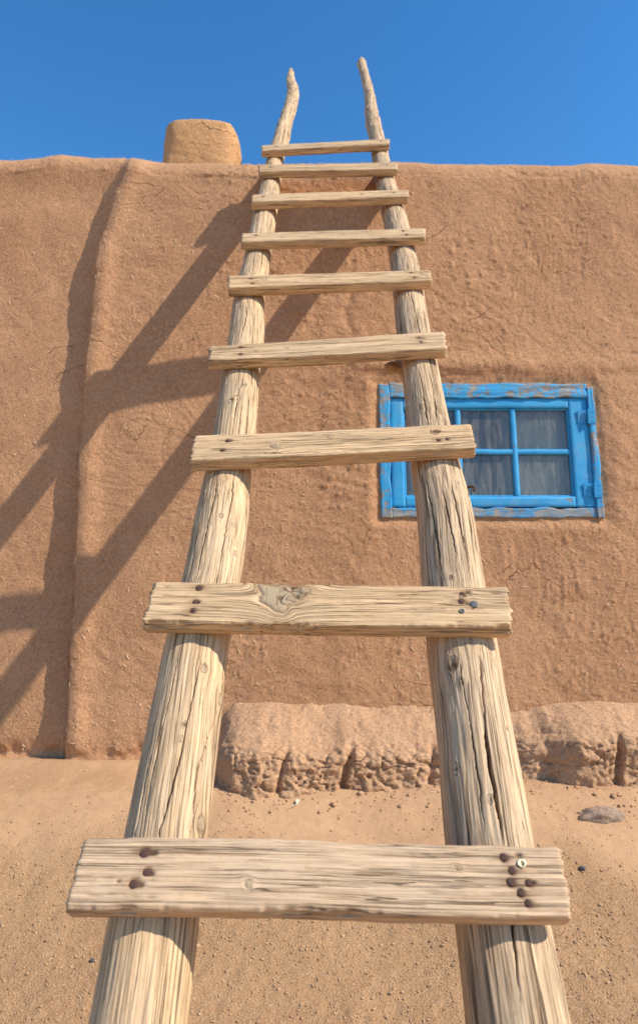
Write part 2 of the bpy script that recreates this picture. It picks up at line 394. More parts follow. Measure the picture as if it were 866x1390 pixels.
for q in (2.9, 2.8, 2.7, 2.6):
    rowsY.append(yl + .01 + (2.9-q)*.1); rowsZ.append(np.full_like(wx, q))
WY = np.array(rowsY); WZ = np.array(rowsZ)
nr, nc = WY.shape
F = gridF(nr, nc)
cxv = (XX.ravel()[F]).mean(1); czv = (WZ.ravel()[F]).mean(1); rowi = F[:, 0] // nc
hole = (cxv > WX0 + .02) & (cxv < WX1 - .02) & (czv > WZ0 + .02) & (czv < WZ1 - .02) & (rowi < NZ)
wall = mesh_obj('wall', np.stack([XX, WY, WZ], -1).reshape(-1, 3), F[~hole], M_WALL, house)
def wall_at(x, z):
    return float(wall_y(np.array([x]), np.array([z]))[0])
# the other walls and the roof behind the parapet
def slab(name, x0, x1, y0, y1, z0, z1, mat, n=.01):
    nx, ny, nz = [max(2, int(d/.18)) for d in (x1-x0, y1-y0, z1-z0)]
    V = []; F_ = []
    for (ax, c0) in ((0, x0), (0, x1), (1, y0), (1, y1), (2, z0), (2, z1)):
        if ax == 0: A, B = np.meshgrid(np.linspace(y0, y1, ny), np.linspace(z0, z1, nz)); P = np.stack([A*0+c0, A, B], -1); flip = c0 == x0
        if ax == 1: A, B = np.meshgrid(np.linspace(x0, x1, nx), np.linspace(z0, z1, nz)); P = np.stack([A, A*0+c0, B], -1); flip = c0 == y1
        if ax == 2: A, B = np.meshgrid(np.linspace(x0, x1, nx), np.linspace(y0, y1, ny)); P = np.stack([A, B, A*0+c0], -1); flip = c0 == z0
        b0 = len(V); F_ += [tuple(int(i)+b0 for i in q) for q in gridF(*A.shape, flip=flip)]
        V += [tuple(p) for p in P.reshape(-1, 3)]
    V = np.array(V); V = V + n*np.stack([fbm(V[:, 0], V[:, 1], V[:, 2], 2, 2, 100+i) for i in range(3)], -1)
    return mesh_obj(name, V, F_, mat, house)
slab('wall', -4.6, -4.25, 3.30, 6.9, -.6, 3.0, M_WALL)
slab('wall', 4.25, 4.6, 3.30, 6.9, -.6, 3.0, M_WALL)
slab('wall', -4.6, 4.6, 6.9, 7.25, -.6, 3.0, M_WALL)
slab('roof', -4.3, 4.3, 3.58, 6.95, 2.56, 2.68, M_ROOF)

# chimney: a squat rounded mud block rising from the roof
def chimney():
    nth, prof = 120, []
    zb, zt = 2.6, 3.66
    hs = [(2.6, .262), (3.0, .258), (3.4, .250), (3.60, .238), (3.67, .233), (3.69, .228), (3.703, .218), (3.708, .200), (3.706, .150), (3.704, .125), (3.695, .11), (3.60, .105), (3.40, .10), (3.2, .10)]
    hs = [(a + .035, b) for a, b in hs]; zz = []; rr = []
    for (a, b), (c, d) in zip(hs, hs[1:]):
        k = max(1, int(math.hypot(c-a, d-b)/.009)); zz += list(np.linspace(a, c, k, endpoint=False)); rr += list(np.linspace(b, d, k, endpoint=False))
    zz.append(3.2); rr.append(.0); zz = np.array(zz)[:, None]; rr = np.array(rr)[:, None]
    th = np.linspace(0, 2*math.pi, nth, endpoint=False)[None, :]
    # rounded-square plan
    sq = (np.abs(np.cos(th))**4.5 + np.abs(np.sin(th))**4.5)**(-1/4.5)
    Rr = rr*sq
    X = -.772 + Rr*np.cos(th) + 0*zz; Y = 4.10 + Rr*np.sin(th) + 0*zz; Z = zz + 0*th
    n = .007*fbm(X, Y, Z, 5, 3, 201) + .004*fbm(X, Y, Z, 30, 4, 202, .65)
    X = X + n*np.cos(th); Y = Y + n*np.sin(th); Z = Z + n*.7*(zz > 3.5)
    return mesh_obj('chimney', np.stack([X, Y, Z], -1).reshape(-1, 3), gridF(len(zz), nth, wrap=True), M_CHIM, house)
chimney()

# ---- window: weathered outer frame > sash, glass, two hinges
def board(x0, x1, z0, z1, y0, y1, along='x', wob=.003, step=.008, seed=0, bev=.004):
    """A weathered board facing -y. y0 front, y1 back."""
    nx = max(3, int((x1-x0)/step)); nz = max(3, int((z1-z0)/step))
    u = np.concatenate([[0, 0], np.linspace(0, 1, nx), [1, 1]]); v = np.concatenate([[0, 0], np.linspace(0, 1, nz), [1, 1]])
    U, W_ = np.meshgrid(u, v)
    X = x0 + (x1-x0)*U; Z = z0 + (z1-z0)*W_
    ins_x = np.zeros_like(U); depth = np.full_like(U, y0)
    I, J = np.meshgrid(np.arange(len(u)), np.arange(len(v)))
    outer = (I == 0) | (I == len(u)-1) | (J == 0) | (J == len(v)-1)
    ring = ((I == 1) | (I == len(u)-2) | (J == 1) | (J == len(v)-2)) & ~outer
    inner = ~(outer | ring)
    X = np.where(inner, np.clip(X, x0+bev, x1-bev), X); Z = np.where(inner, np.clip(Z, z0+bev, z1-bev), Z)
    depth = np.where(outer, y1, depth); depth = np.where(ring, y0+bev, depth)
    sx, sz = ((6, 60) if along == 'x' else (60, 6))
    n = fbm(X*sx, 0, Z*sz, 1, 3, 300+seed)
    ed = wob*fbm(X, 0, Z, 14, 3, 310+seed)
    depth = depth + np.where(inner | ring, wob*.5*n, 0)
    X = X + np.where(outer | ring, 0, 0) + (ed if along == 'z' else 0); Z = Z + (ed if along == 'x' else 0)
    depth = depth + .057*(Z - 1.1)
    return np.stack([X, depth, Z], -1).reshape(-1, 3), [tuple(map(int, q)) for q in gridF(len(v), len(u))]
YF = 3.134
fr_parts = [board(WX0+.052, WX1-.03, 1.690, WZ1, YF, YF+.12, 'x', .005, .006, 1, .003),
            board(WX0+.052, WX1-.03, WZ0, 1.140, YF+.004, YF+.12, 'x', .006, .006, 2, .003),
            board(WX0, WX0+.050, WZ0-.004, WZ1-.004, YF-.002, YF+.12, 'z', .004, .006, 3),
            board(WX1-.030, WX1+.002, WZ0-.004, WZ1-.02, YF-.003, YF+.12, 'z', .004, .006, 4, .003)]
V, F_ = merge(fr_parts)
window = mesh_obj('window', V, F_, M_PAINT_WORN, house)
tag(window, 'blue casement window with flaking paint and small square panes')
SX0, SX1, SZ0, SZ1 = .349, 1.318, 1.146, 1.686
GX0, GX1, GZ0, GZ1 = .413, 1.228, 1.196, 1.638
YS = YF + .010
sp = [board(SX0, GX0, SZ0, SZ1, YS, YS+.045, 'z', .0010, .012, 5, .002), board(GX1, SX1, SZ0, SZ1, YS, YS+.045, 'z', .0010, .012, 6, .002),
      board(GX0, GX1, GZ1, SZ1, YS+.001, YS+.045, 'x', .0015, .012, 7, .003), board(GX0, GX1, SZ0, GZ0, YS+.001, YS+.045, 'x', .0015, .012, 8, .003)]
for xm in (.682, .954): sp.append(board(xm-.0125, xm+.0125, GZ0, GZ1, YS+.007, YS+.04, 'z', .001, .012, 9, .003))
sp.append(board(GX0, GX1, 1.405, 1.431, YS+.0085, YS+.042, 'x', .0012, .012, 10, .003))
# putty lip round the lights
sp += [board(GX0, GX0+.007, GZ0, GZ1, YS+.010, YS+.04, 'z', .0005, .02, 11, .003), board(GX1-.007, GX1, GZ0, GZ1, YS+.010, YS+.04, 'z', .0005, .02, 12, .003),
       board(GX0, GX1, GZ1-.008, GZ1, YS+.011, YS+.04, 'x', .0005, .02, 13, .003), board(GX0, GX1, GZ0, GZ0+.007, YS+.011, YS+.04, 'x', .0005, .02, 14, .003)]
V, F_ = merge(sp)
mesh_obj('sash', V, F_, M_PAINT, window)
yg = YS + .027
gv = [(GX0-.01, yg+.057*(GZ0-1.1), GZ0-.01), (GX1+.01, yg+.057*(GZ0-1.1), GZ0-.01), (GX1+.01, yg+.057*(GZ1-1.1), GZ1+.01), (GX0-.01, yg+.057*(GZ1-1.1), GZ1+.01)]
gv2 = [(a, b+.003, c) for a, b, c in gv]
mesh_obj('glass', gv + gv2, [(0,1,2,3), (7,6,5,4), (0,4,5,1), (1,5,6,2), (2,6,7,3), (3,7,4,0)], M_GLASS, window, smooth=False)
def hinge(zc):
    ps = []
    yy = lambda z: YF + .057*(z-1.1)
    def plate(x0, x1, z0, z1, t, base):
        b = box(x0, x1, 0, t, z0, z1); return [(p[0], yy(zc) + base - .0 - (t - p[1]), p[2]) for p in b[0]], b[1]
    ps.append(plate(1.268, 1.308, zc-.034, zc+.034, .004, .008))
    ps.append(plate(1.322, 1.350, zc-.034, zc+.034, .004, -.004))
    for k in range(5):                                   # knuckles of the barrel
        z0 = zc - .036 + k*.0146; n = 12; r = .0065 if k % 2 else .0058
        v = []; f = []
        for j, z in enumerate((z0, z0+.0136)):
            for i in range(n):
                a = 2*math.pi*i/n; v.append((1.3145 + r*math.cos(a), yy(zc) - .006 + r*math.sin(a), z))
        f = [(i, (i+1) % n, n+(i+1) % n, n+i) for i in range(n)] + [tuple(range(n-1, -1, -1)), tuple(range(n, 2*n))]
        ps.append((v, f))
    for sx, base in ((1.288, .004), (1.337, -.008)):     # screw heads
        for dz in (-.022, 0, .022):
            n = 10; v = [(sx + .0042*math.cos(2*math.pi*i/n), yy(zc)+base+.0005, zc+dz+.0042*math.sin(2*math.pi*i/n)) for i in range(n)] + [(sx + .003*math.cos(2*math.pi*i/n), yy(zc)+base-.0018, zc+dz+.003*math.sin(2*math.pi*i/n)) for i in range(n)]
            ps.append((v, [(i, n+i, n+(i+1) % n, (i+1) % n) for i in range(n)] + [tuple(range(n, 2*n))]))
    V, F_ = merge(ps)
    mesh_obj('hinge', V, F_, M_PAINT, window, smooth=False)
hinge(1.590); hinge(1.225)
# reveal of mud round the frame opening (closes the gap inside)
# curtain hanging inside, gathered in folds
cxs = np.linspace(.92, 1.32, 160); czs = np.linspace(1.10, 1.74, 30)
CX, CZ = np.meshgrid(cxs, czs)
CY = 3.262 + .0045*np.sin(CX*95 + 3*fbm(CX, 0, CZ, 3, 2, 400)) + .012*fbm(CX, 0, CZ, 14, 2, 401) + .02*(CZ-1.1)
V = np.stack([CX, CY, CZ], -1).reshape(-1, 3); nb = len(V)
F1 = gridF(30, 160); V2 = V + np.array([0, .0015, 0]); F2 = gridF(30, 160, flip=True) + nb
cur = mesh_obj('curtain', np.concatenate([V, V2]), np.concatenate([F1, F2]), M_CURTAIN)
tag(cur, 'pale faded curtain hanging behind the right panes of the blue window', 'curtain')

# ------------------------------------------------------------------ eroded adobe ledge along the foot of the wall
FOOT = [(-.60, 3.10), (-.485, 3.02), (-.45, 2.90), (-.41, 2.80), (-.35, 2.72), (-.25, 2.68), (-.12, 2.70), (0, 2.725), (.14, 2.745), (.28, 2.74), (.46, 2.76), (.56, 2.80), (.66, 2.86), (.78, 2.90), (.86, 2.90), (.93, 2.90), (.965, 2.89), (1.01, 2.83), (1.08, 2.775), (1.2, 2.77), (1.4, 2.77), (1.6, 2.76), (2.4, 2.74), (3.4, 2.78)]
FACE = [(-.60, .02), (-.47, .06), (-.42, .13), (-.34, .165), (-.25, .170), (-.1, .150), (.05, .140), (.3, .135), (.46, .145), (.6, .17), (.78, .175), (.93, .165), (1.0, .185), (1.2, .185), (1.6, .18), (3.4, .17)]
TOPZ = [(-.60, .02), (-.50, .10), (-.45, .22), (-.38, .265), (0, .262), (.9, .258), (1.5, .246), (3.4, .24)]
lx = np.concatenate([np.arange(-.60, 1.75, .0065), np.arange(1.75, 3.4, .03)])
ts = np.linspace(0, 1, 150)
LX, TS = np.meshgrid(lx, ts)
yf = 3.1 - (3.1 - interp(lx, FOOT))*.74 + .008*fbm(lx, 0, 0, 11, 3, 501); zf = interp(lx, FACE)*.95 - .022 + .012*fbm(lx, 0, 0, 7, 3, 502); zt = interp(lx, TOPZ) + .016*sstep(-.5, -.4, lx) + .010*fbm(lx, 0, 0, 3, 3, 505)
yw = 3.17
# t 0..0.5 : slope from wall to brow, 0.5..0.72 : brow, 0.72..1 : face down into the ground
prof_y = np.empty_like(LX); prof_z = np.empty_like(LX)
for i, t_ in enumerate(ts):
    if t_ < .55:
        q = t_/.55; prof_y[i] = yw + (yf + .07 - yw)*q; prof_z[i] = zt + (zf - zt)*q**1.25
    elif t_ < .75:
        q = (t_-.55)/.20*math.pi/2; prof_y[i] = yf + .07 - .065*math.sin(q); prof_z[i] = zf - .065*(1-math.cos(q))
    else:
        q = (t_-.75)/.25; prof_y[i] = yf + .005 - .012*q + .014*np.sin(q*math.pi)*sstep(-.4, .5, fbm(lx, 0, 0, 9, 2, 503)) - .02*q; prof_z[i] = (zf - .065)*(1-q) - .13*q
dyr = np.gradient(prof_y, axis=0); dzr = np.gradient(prof_z, axis=0); ln = np.hypot(dyr, dzr) + 1e-9
ny = dzr/ln; nz_ = -dyr/ln
facew = sstep(.50, .68, TS)
fade = sstep(0, .06, TS)
notch = 0
for (nx_, nd, nw_) in ((-.146, .028, .009), (.118, .045, .014), (.47, .030, .012), (.70, .03, .02), (.80, .045, .03), (1.235, .050, .013), (1.45, .03, .01)):
    wob = .25*(prof_z - .05) + .012*fbm(0, prof_z, nx_, 14, 3, 520)
    notch = notch + nd*.85*np.exp(-((LX - nx_ - wob)/nw_)**2)
nn = (.012*fbm(LX, prof_y, prof_z, 5, 3, 510) - notch*(facew + .08*sstep(.3, .5, TS)*(1-facew)) + (.003 + .010*facew)*fbm(LX, prof_y, prof_z, 15, 5, 511, .62) + (.0014 + .0055*facew)*fbm(LX, prof_y, prof_z, 60, 3, 512, .6))
rid = np.abs(fbm(LX, prof_y*.6, prof_z*1.4, 8, 3, 513)); nn = nn - .013*facew*sstep(.08, .0, rid)
rid2 = np.abs(fbm(LX, prof_y, prof_z*3, 14, 3, 514)); nn = nn - .006*facew*sstep(.06, .0, rid2)
nn = nn + .004*sstep(.35, .9, fbm(LX, prof_y, prof_z, 26, 2, 515))*(1-facew)
nn = nn*fade
LY = prof_y + ny*nn; LZ = prof_z + nz_*nn
led = mesh_obj('adobe_ledge', np.stack([LX, LY, LZ], -1).reshape(-1, 3), gridF(len(ts), len(lx), flip=True), M_LEDGE)
tag(led, 'low crumbling adobe ledge along the foot of the wall under the window', 'ledge')

# ------------------------------------------------------------------ straw and chaff in the plaster
def slivers(pts, seed):
    """pts: list of (centre, dir_u, dir_normal, length, width)"""
    V = []; F_ = []; r = random.Random(seed)
    for c, d, n, L, w_ in pts:
        d = d.normalized(); n = n.normalized(); s = d.cross(n).normalized(); bend = r.uniform(-.25, .25)*L
        b = len(V); K = 4
        for k in range(K):
            t = k/(K-1) - .5; p = c + d*(L*t) + s*(bend*(t*t*4 - .5)) + n*(.0006 + .0015*r.random())
            ww = w_*(.5 if k in (0, K-1) else 1)
            V += [p + s*ww*.5, p - s*ww*.5, p + n*ww*.7]
        for k in range(K-1):
            a = b + 3*k
            F_ += [(a, a+3, a+5, a+2), (a+2, a+5, a+4, a+1), (a+1, a+4, a+3, a)]
        F_ += [(b, b+2, b+1), (b+3*K-3, b+3*K-2, b+3*K-1)]
    return V, F_
pts = []
N = 10500
sx = rng.uniform(-1.8, 1.8, N); sz = rng.uniform(.02, 3.0, N)
dens = fbm(sx, 0, sz, 2.2, 3, 600)
sy = wall_y(sx, sz)
for i in range(N):
    x, z = sx[i], sz[i]
    if WX0-.02 < x < WX1+.04 and WZ0-.02 < z < WZ1+.02: continue
    if z > 2.86: continue
    if random.random() > .60 + dens[i] - (.36 if x < -1.15 else 0): continue
    L = min(.045, .005 + random.expovariate(1/.0075)); a = random.uniform(0, math.pi)
    d = Vector((math.cos(a), random.uniform(-.1, .1), math.sin(a)))
    pts.append((Vector((x, sy[i] - .0005, z)), d, Vector((0, -1, 0)), L, random.uniform(.0012, .0026)))
# bristles along the top of the parapet
ia = NZ + 10
for i in range(1100):
    c = random.randrange(len(wx)); 
    if abs(wx[c]) > 1.8: continue
    r_ = NZ + random.randrange(4, 36)
    p = Vector((wx[c], WY[r_, c], WZ[r_, c]))
    d = Vector((random.uniform(-1, 1), random.uniform(-.6, .1), random.uniform(-.1, 1.0)))
    pts.append((p + d*.003, d, Vector((0, -.7, .7)), random.uniform(.006, .022), random.uniform(.0008, .0014)))
V, F_ = slivers(pts, 3)
st = mesh_obj('straw_fleck', V, F_, M_STRAW, house, smooth=False); st['kind'] = 'stuff'; st['label'] = 'pale chopped straw bits stuck in the mud plaster'

# ------------------------------------------------------------------ ladder
BETA = rad(49.9); V0 = -.5556
ladder = empty('wooden_ladder', (0, .3062, -.455), (-(math.pi/2 - BETA), 0, 0))
tag(ladder, 'tall weathered pole ladder with nailed plank rungs leaning on the adobe wall', 'ladder')
RL = [(-.60, -.246, .071), (.03, -.247, .068), (.478, -.247, .066), (.643, -.249, .066), (.865, -.251, .066), (.994, -.250, .066), (1.188, -.241, .063), (1.376, -.239, .065), (1.512, -.240, .061), (1.736, -.239, .060), (1.964, -.247, .058), (2.29, -.252, .0605), (2.513, -.263, .057), (2.841, -.258, .055), (3.361, -.257, .0555), (3.857, -.252, .052), (4.311, -.249, .049), (4.694, -.233, .051), (5.0, -.228, .049), (5.442, -.214, .047), (5.85, -.200, .046), (6.152, -.206, .043), (6.40, -.228, .036), (6.60, -.236, .026), (6.74, -.239, .012)]
RR = [(-.60, .25, .073), (.03, .262, .071), (.478, .273, .069), (.63, .276, .070), (.807, .285, .070), (.88, .287, .070), (1.008, .292, .071), (1.167, .298, .070), (1.376, .311, .069), (1.557, .313, .066), (1.753, .316, .061), (2.072, .325, .060), (2.316, .330, .059), (2.573, .342, .058), (2.841, .350, .057), (3.38, .356, .057), (3.893, .350, .053), (4.354, .354, .049), (4.829, .360, .047), (5.1, .362, .049), (5.442, .369, .045), (5.8, .383, .041), (6.152, .385, .038), (6.6, .384, .036), (6.9, .381, .036), (7.02, .379, .041), (7.12, .380, .036), (7.17, .382, .018)]
T = .038
def catmull(P, t):
    P = np.array(P); k = P[:, 0]
    out = []
    for c in (1, 2):
        m = np.gradient(P[:, c], k); i = np.clip(np.searchsorted(k, t) - 1, 0, len(k)-2); h = k[i+1]-k[i]; s = (t-k[i])/h
        out.append((2*s**3-3*s**2+1)*P[i, c] + (s**3-2*s**2+s)*h*m[i] + (-2*s**3+3*s**2)*P[i+1, c] + (s**3-s**2)*h*m[i+1])
    return out
def rail(P, knots, cracks, twist, seed):
    v_end = P[-1][0]
    vv = np.concatenate([np.arange(-.60, .4, .012), np.arange(.4, 2.0, .005), np.arange(2.0, 4.6, .011), np.arange(4.6, v_end, .018), [v_end]])
    cx, r = catmull(P, vv)
    r = np.maximum(r, .006)
    cy = T + catmull([(a, 0, c) for a, b, c in P], vv)[1]
    # beyond the parapet the thin tips bow a little out of the ladder's plane
    cy = cy + .02*np.sin(np.clip((vv-4.7)/2.4, 0, 1)*math.pi)
    th = np.concatenate([np.linspace(0, math.pi, 44, endpoint=False), np.linspace(math.pi, 2*math.pi, 250, endpoint=False)]); nth = len(th)
    VV, TH = np.meshgrid(vv, th, indexing='ij'); Rr = r[:, None]; C = cx[:, None]
    ct, st_ = np.cos(TH), np.sin(TH)                      # th measured from +x, front (towards viewer) is th = -90 deg
    px, py = ct*.06, st_*.06
    oval = 1 + .035*fbm(px, py, VV*.35, 9, 2, seed) + .02*np.cos(2*TH + seed)
    disp = .0011*fbm(px, py, VV*.12, 60, 3, seed+1) + .0007*fbm(px, py, VV*.04, 230, 2, seed+2)
    tipf = sstep(4.2, 5.2, VV); disp = disp + tipf*.006*fbm(px, py, VV, 11, 3, seed+3)
    tw = TH + twist*VV
    grain_t = tw.copy(); knot = np.zeros_like(VV); crack = np.zeros_like(VV)
    for (kx, kv, kr) in knots:
        kc = np.interp(kv, vv, cx); krad = np.interp(kv, vv, r)
        s = np.clip((kx-kc)/krad, -.98, .98); kt = -math.pi/2 + math.asin(s)
        da = (np.angle(np.exp(1j*(TH-kt))))*krad; dv = VV - kv
        rho2 = da**2 + (dv*.72)**2 + 1e-8; rho = np.sqrt(rho2)
        near = np.exp(-(rho/(kr*7))**2)
        grain_t = grain_t - np.where(rho > kr, kr*kr/rho2, 1)*da/krad*near
        knot = np.maximum(knot, np.clip(1 - rho/kr, 0, 1))
        disp = disp + .0022*np.exp(-(rho/(kr*2.2))**2) - .004*sstep(.45, .9, np.clip(1-rho/kr, 0, 1))
    for pl, wid, dep in cracks:
        kxs = np.interp(vv, [p[1] for p in pl][::-1] if pl[0][1] > pl[-1][1] else [p[1] for p in pl], [p[0] for p in pl][::-1] if pl[0][1] > pl[-1][1] else [p[0] for p in pl])
        lo, hi = min(p[1] for p in pl), max(p[1] for p in pl)
        kxs = kxs + .0022*fbm(vv, 0, 0, 11, 3, seed+9) + .0012*fbm(vv, 0, 0, 80, 2, seed+10)
        s = np.clip((kxs-cx)/r, -.97, .97); kt = -math.pi/2 + np.arcsin(s)
        da = (np.angle(np.exp(1j*(TH-kt[:, None]))))*Rr
        env = sstep(lo-.02, lo+.12, vv)*sstep(hi+.02, hi-.10, vv)
        ww = (wid*env*(.75+.5*fbm(vv, 0, 0, 12, 2, seed+11)))[:, None] + 1e-6
        g_ = np.exp(-(da/ww)**4)*env[:, None]
        disp = disp - dep*g_; crack = np.maximum(crack, g_*.9)
    RRr = Rr*oval + disp
    X = C + RRr*ct; Y = cy[:, None] + RRr*st_; Z = VV - V0
    ga = np.stack([VV, Rr*np.cos(grain_t), Rr*np.sin(grain_t)], -1)
    V = np.stack([X, Y, Z], -1).reshape(-1, 3); nV = len(V)
    V = np.concatenate([V, [[cx[0], cy[0], -.60-V0], [cx[-1], cy[-1], vv[-1]-V0+.004]]])
    F_ = gridF(len(vv), nth, wrap=True, flip=False)
    caps = [(nV, (i+1) % nth, i, i) for i in range(nth)]
    F0 = [tuple(map(int, q)) for q in F_]
    b = (len(vv)-1)*nth
    F0 += [(nV, (i+1) % nth, i) for i in range(nth)] + [(nV+1, b+i, b+(i+1) % nth) for i in range(nth)]
    gf = np.concatenate([ga.reshape(-1, 3), [[vv[0], 0, 0], [vv[-1], 0, 0]]])
    z2 = np.zeros(2)
    o = mesh_obj('rail', V, F0, M_RAIL, ladder, world=False, attrs={'grain': ('FLOAT_VECTOR', gf), 'knot': ('FLOAT', np.concatenate([knot.ravel(), z2])), 'crack': ('FLOAT', np.concatenate([crack.ravel(), z2]))})
    return o, (vv, cx, cy, r)
def rnd_knots(P, n, seed):
    r = random.Random(seed); out = []
    for i in range(n):
        v = r.uniform(.5, 6.4); x = np.interp(v, [p[0] for p in P], [p[1] for p in P]); rr = np.interp(v, [p[0] for p in P], [p[2] for p in P])
        out.append((x + r.uniform(-.8, .8)*rr, v, r.uniform(.0022, .0055)))
    return out
KL = [(-.217, .916, .007), (-.188, .874, .008), (-.192, .644, .009), (-.227, 1.317, .005), (-.201, 1.298, .005), (-.191, 1.218, .006), (-.251, 1.789, .009), (-.221, 1.876, .007), (-.235, .80, .004), (-.27, 1.05, .005), (-.23, 2.62, .008)] + rnd_knots(RL, 18, 4)
KR = [(.254, .927, .012), (.232, .730, .008), (.281, 1.131, .005), (.285, 1.767, .010), (.276, 1.707, .006), (.31, 1.60, .006), (.33, .80, .004)] + rnd_knots(RR, 18, 5)
CL = [([(-.255, .45), (-.245, .62), (-.232, .73), (-.225, .98)], .0016, .005), ([(-.200, .55), (-.203, .729), (-.189, .836), (-.187, .97)], .0016, .007), ([(-.275, .62), (-.27, .98)], .0012, .004),
      ([(-.262, 1.10), (-.25, 1.46)], .0016, .005), ([(-.215, 1.12), (-.21, 1.50)], .0013, .004), ([(-.24, 1.65), (-.225, 1.95)], .0015, .005), ([(-.26, 2.1), (-.245, 2.42)], .0015, .004), ([(-.285, .50), (-.283, .80)], .0012, .004)]
CR = [([(.262, .40), (.271, .505), (.284, .610), (.284, .72), (.287, .778), (.299, .862), (.311, .985)], .0021, .013), ([(.255, .58), (.262, .70), (.268, .96)], .0013, .004), ([(.318, .45), (.322, .70)], .0014, .005),
      ([(.265, 1.10), (.27, 1.50)], .0014, .006), ([(.300, 1.12), (.302, 1.45)], .0014, .005), ([(.322, 1.15), (.326, 1.47)], .0016, .005), ([(.30, 1.62), (.305, 1.98)], .0016, .005), ([(.33, 1.63), (.335, 1.98)], .0014, .004), ([(.33, 2.1), (.335, 2.5)], .0015, .004)]
railL, dL = rail(RL, KL, CL, .55, 20)
railR, dR = rail(RR, KR, CR, -.12, 40)

RUNGS = [[(-.346, .600), (.353, .590), (.347, .498), (-.352, .506)], [(-.335, 1.088), (.381, 1.076), (.371, .977), (-.341, .987)], [(-.320, 1.575), (.400, 1.630), (.399, 1.529), (-.320, 1.471)],
         [(-.340, 2.030), (.401, 2.122), (.395, 2.014), (-.331, 1.946)], [(-.332, 2.533), (.415, 2.584), (.411, 2.495), (-.325, 2.435)], [(-.320, 2.945), (.446, 3.003), (.437, 2.906), (-.315, 2.853)],
         [(-.313, 3.418), (.423, 3.485), (.417, 3.388), (-.308, 3.315)], [(-.313, 3.865), (.410, 3.907), (.402, 3.803), (-.305, 3.763)], [(-.321, 4.228), (.404, 4.362), (.397, 4.258), (-.314, 4.126)]]
PK = {1: [(-.10, .535, .004), (.20, .56, .003)], 2: [(-.078, 1.044, .029), (-.036, 1.058, .013), (.288, 1.055, .007)], 3: [(-.11, 1.535, .008), (.300, 1.592, .009), (.03, 1.57, .006)], 4: [(.318, 2.075, .010), (-.10, 2.02, .004), (-.19, 2.0, .004)],
      5: [(-.2, 2.5, .006), (.385, 2.55, .008)], 6: [(.1, 2.93, .006), (-.15, 2.9, .005)], 7: [(-.28, 3.38, .006), (.2, 3.42, .006)], 8: [(.32, 3.86, .010), (-.1, 3.81, .006)], 9: [(.0, 4.24, .006)]}
PC = {1: [((-.34, .575), (-.05, .573), .0011), ((-.345, .545), (-.20, .541), .0012), ((-.30, .562), (-.12, .552), .0009), ((-.05, .552), (.14, .548), .0014), ((-.1, .53), (.05, .528), .0009), ((.12, .527), (.34, .525), .0009), ((-.345, .522), (-.15, .520), .0010), ((.1, .578), (.25, .579), .0009)],
      2: [((-.335, 1.054), (-.245, 1.050), .0020), ((-.335, 1.030), (-.25, 1.028), .0022), ((-.335, 1.075), (-.26, 1.070), .0012), ((-.20, 1.074), (-.10, 1.070), .0024), ((-.16, 1.045), (-.10, 1.030), .0014), ((.0, 1.040), (.30, 1.036), .0010), ((.05, 1.020), (.365, 1.022), .0013), ((-.03, 1.004), (.2, 1.004), .0015), ((.29, 1.055), (.375, 1.062), .0020), ((.30, 1.035), (.375, 1.036), .0018), ((.1, 1.055), (.27, 1.054), .0009)],
      3: [((-.31, 1.558), (-.15, 1.562), .0012), ((.0, 1.558), (.29, 1.595), .0018), ((.3, 1.60), (.395, 1.612), .0012), ((-.2, 1.50), (.1, 1.515), .0009), ((-.315, 1.52), (-.2, 1.53), .0010)],
      4: [((-.335, 2.005), (-.25, 2.012), .0020), ((-.335, 1.988), (-.25, 1.994), .0022), ((-.335, 2.02), (-.27, 2.026), .0014), ((0, 2.06), (.25, 2.09), .0010)],
      5: [((-.32, 2.505), (-.1, 2.515), .0018), ((-.1, 2.49), (.2, 2.52), .0013), ((.1, 2.55), (.38, 2.565), .0015)], 6: [((-.3, 2.9), (0, 2.92), .0014)], 7: [((-.3, 3.36), (0, 3.38), .0014), ((.1, 3.44), (.4, 3.45), .0014)], 8: [((-.3, 3.82), (0, 3.83), .0014)], 9: [((-.3, 4.17), (0, 4.2), .0014)]}
NAILS = {1: [(-.254, .578, .0064), (-.246, .553, .0052), (-.262, .538, .0062), (.268, .573, .0058), (.276, .556, .0053), (.272, .541, .0058), (.297, .540, .0046), (.283, .528, .0055), (.290, .515, .0048)],
         2: [(-.242, 1.072, .0068), (-.245, 1.037, .0048), (-.247, 1.015, .0062), (.287, 1.057, .0052), (.281, 1.039, .0058)],
         3: [(-.234, 1.553, .006), (-.243, 1.514, .0055), (.303, 1.593, .006), (.306, 1.558, .006), (.329, 1.562, .0045)],
         4: [(-.242, 2.022, .006), (-.238, 1.981, .006), (.316, 2.078, .006), (.318, 2.052, .005)],
         5: [(-.25, 2.51, .006), (-.24, 2.47, .006), (.34, 2.56, .006), (.35, 2.52, .006)], 6: [(-.26, 2.92, .006), (.35, 2.97, .006), (.36, 2.93, .006)],
         7: [(-.26, 3.39, .006), (.35, 3.44, .006)], 8: [(-.25, 3.83, .006), (.35, 3.875, .006)], 9: [(-.24, 4.20, .006), (.35, 4.31, .006)]}
HOLES = {1: [(-.243, .577, .0045), (-.240, .549, .003), (-.253, .535, .0035), (-.285, .541, .002), (.290, .577, .0035), (.303, .541, .0025)], 2: [(-.240, 1.036, .003), (.297, 1.062, .004), (.291, 1.034, .003)], 3: [(-.226, 1.554, .003), (.312, 1.594, .003)], 4: [(.33, 2.076, .004)]}
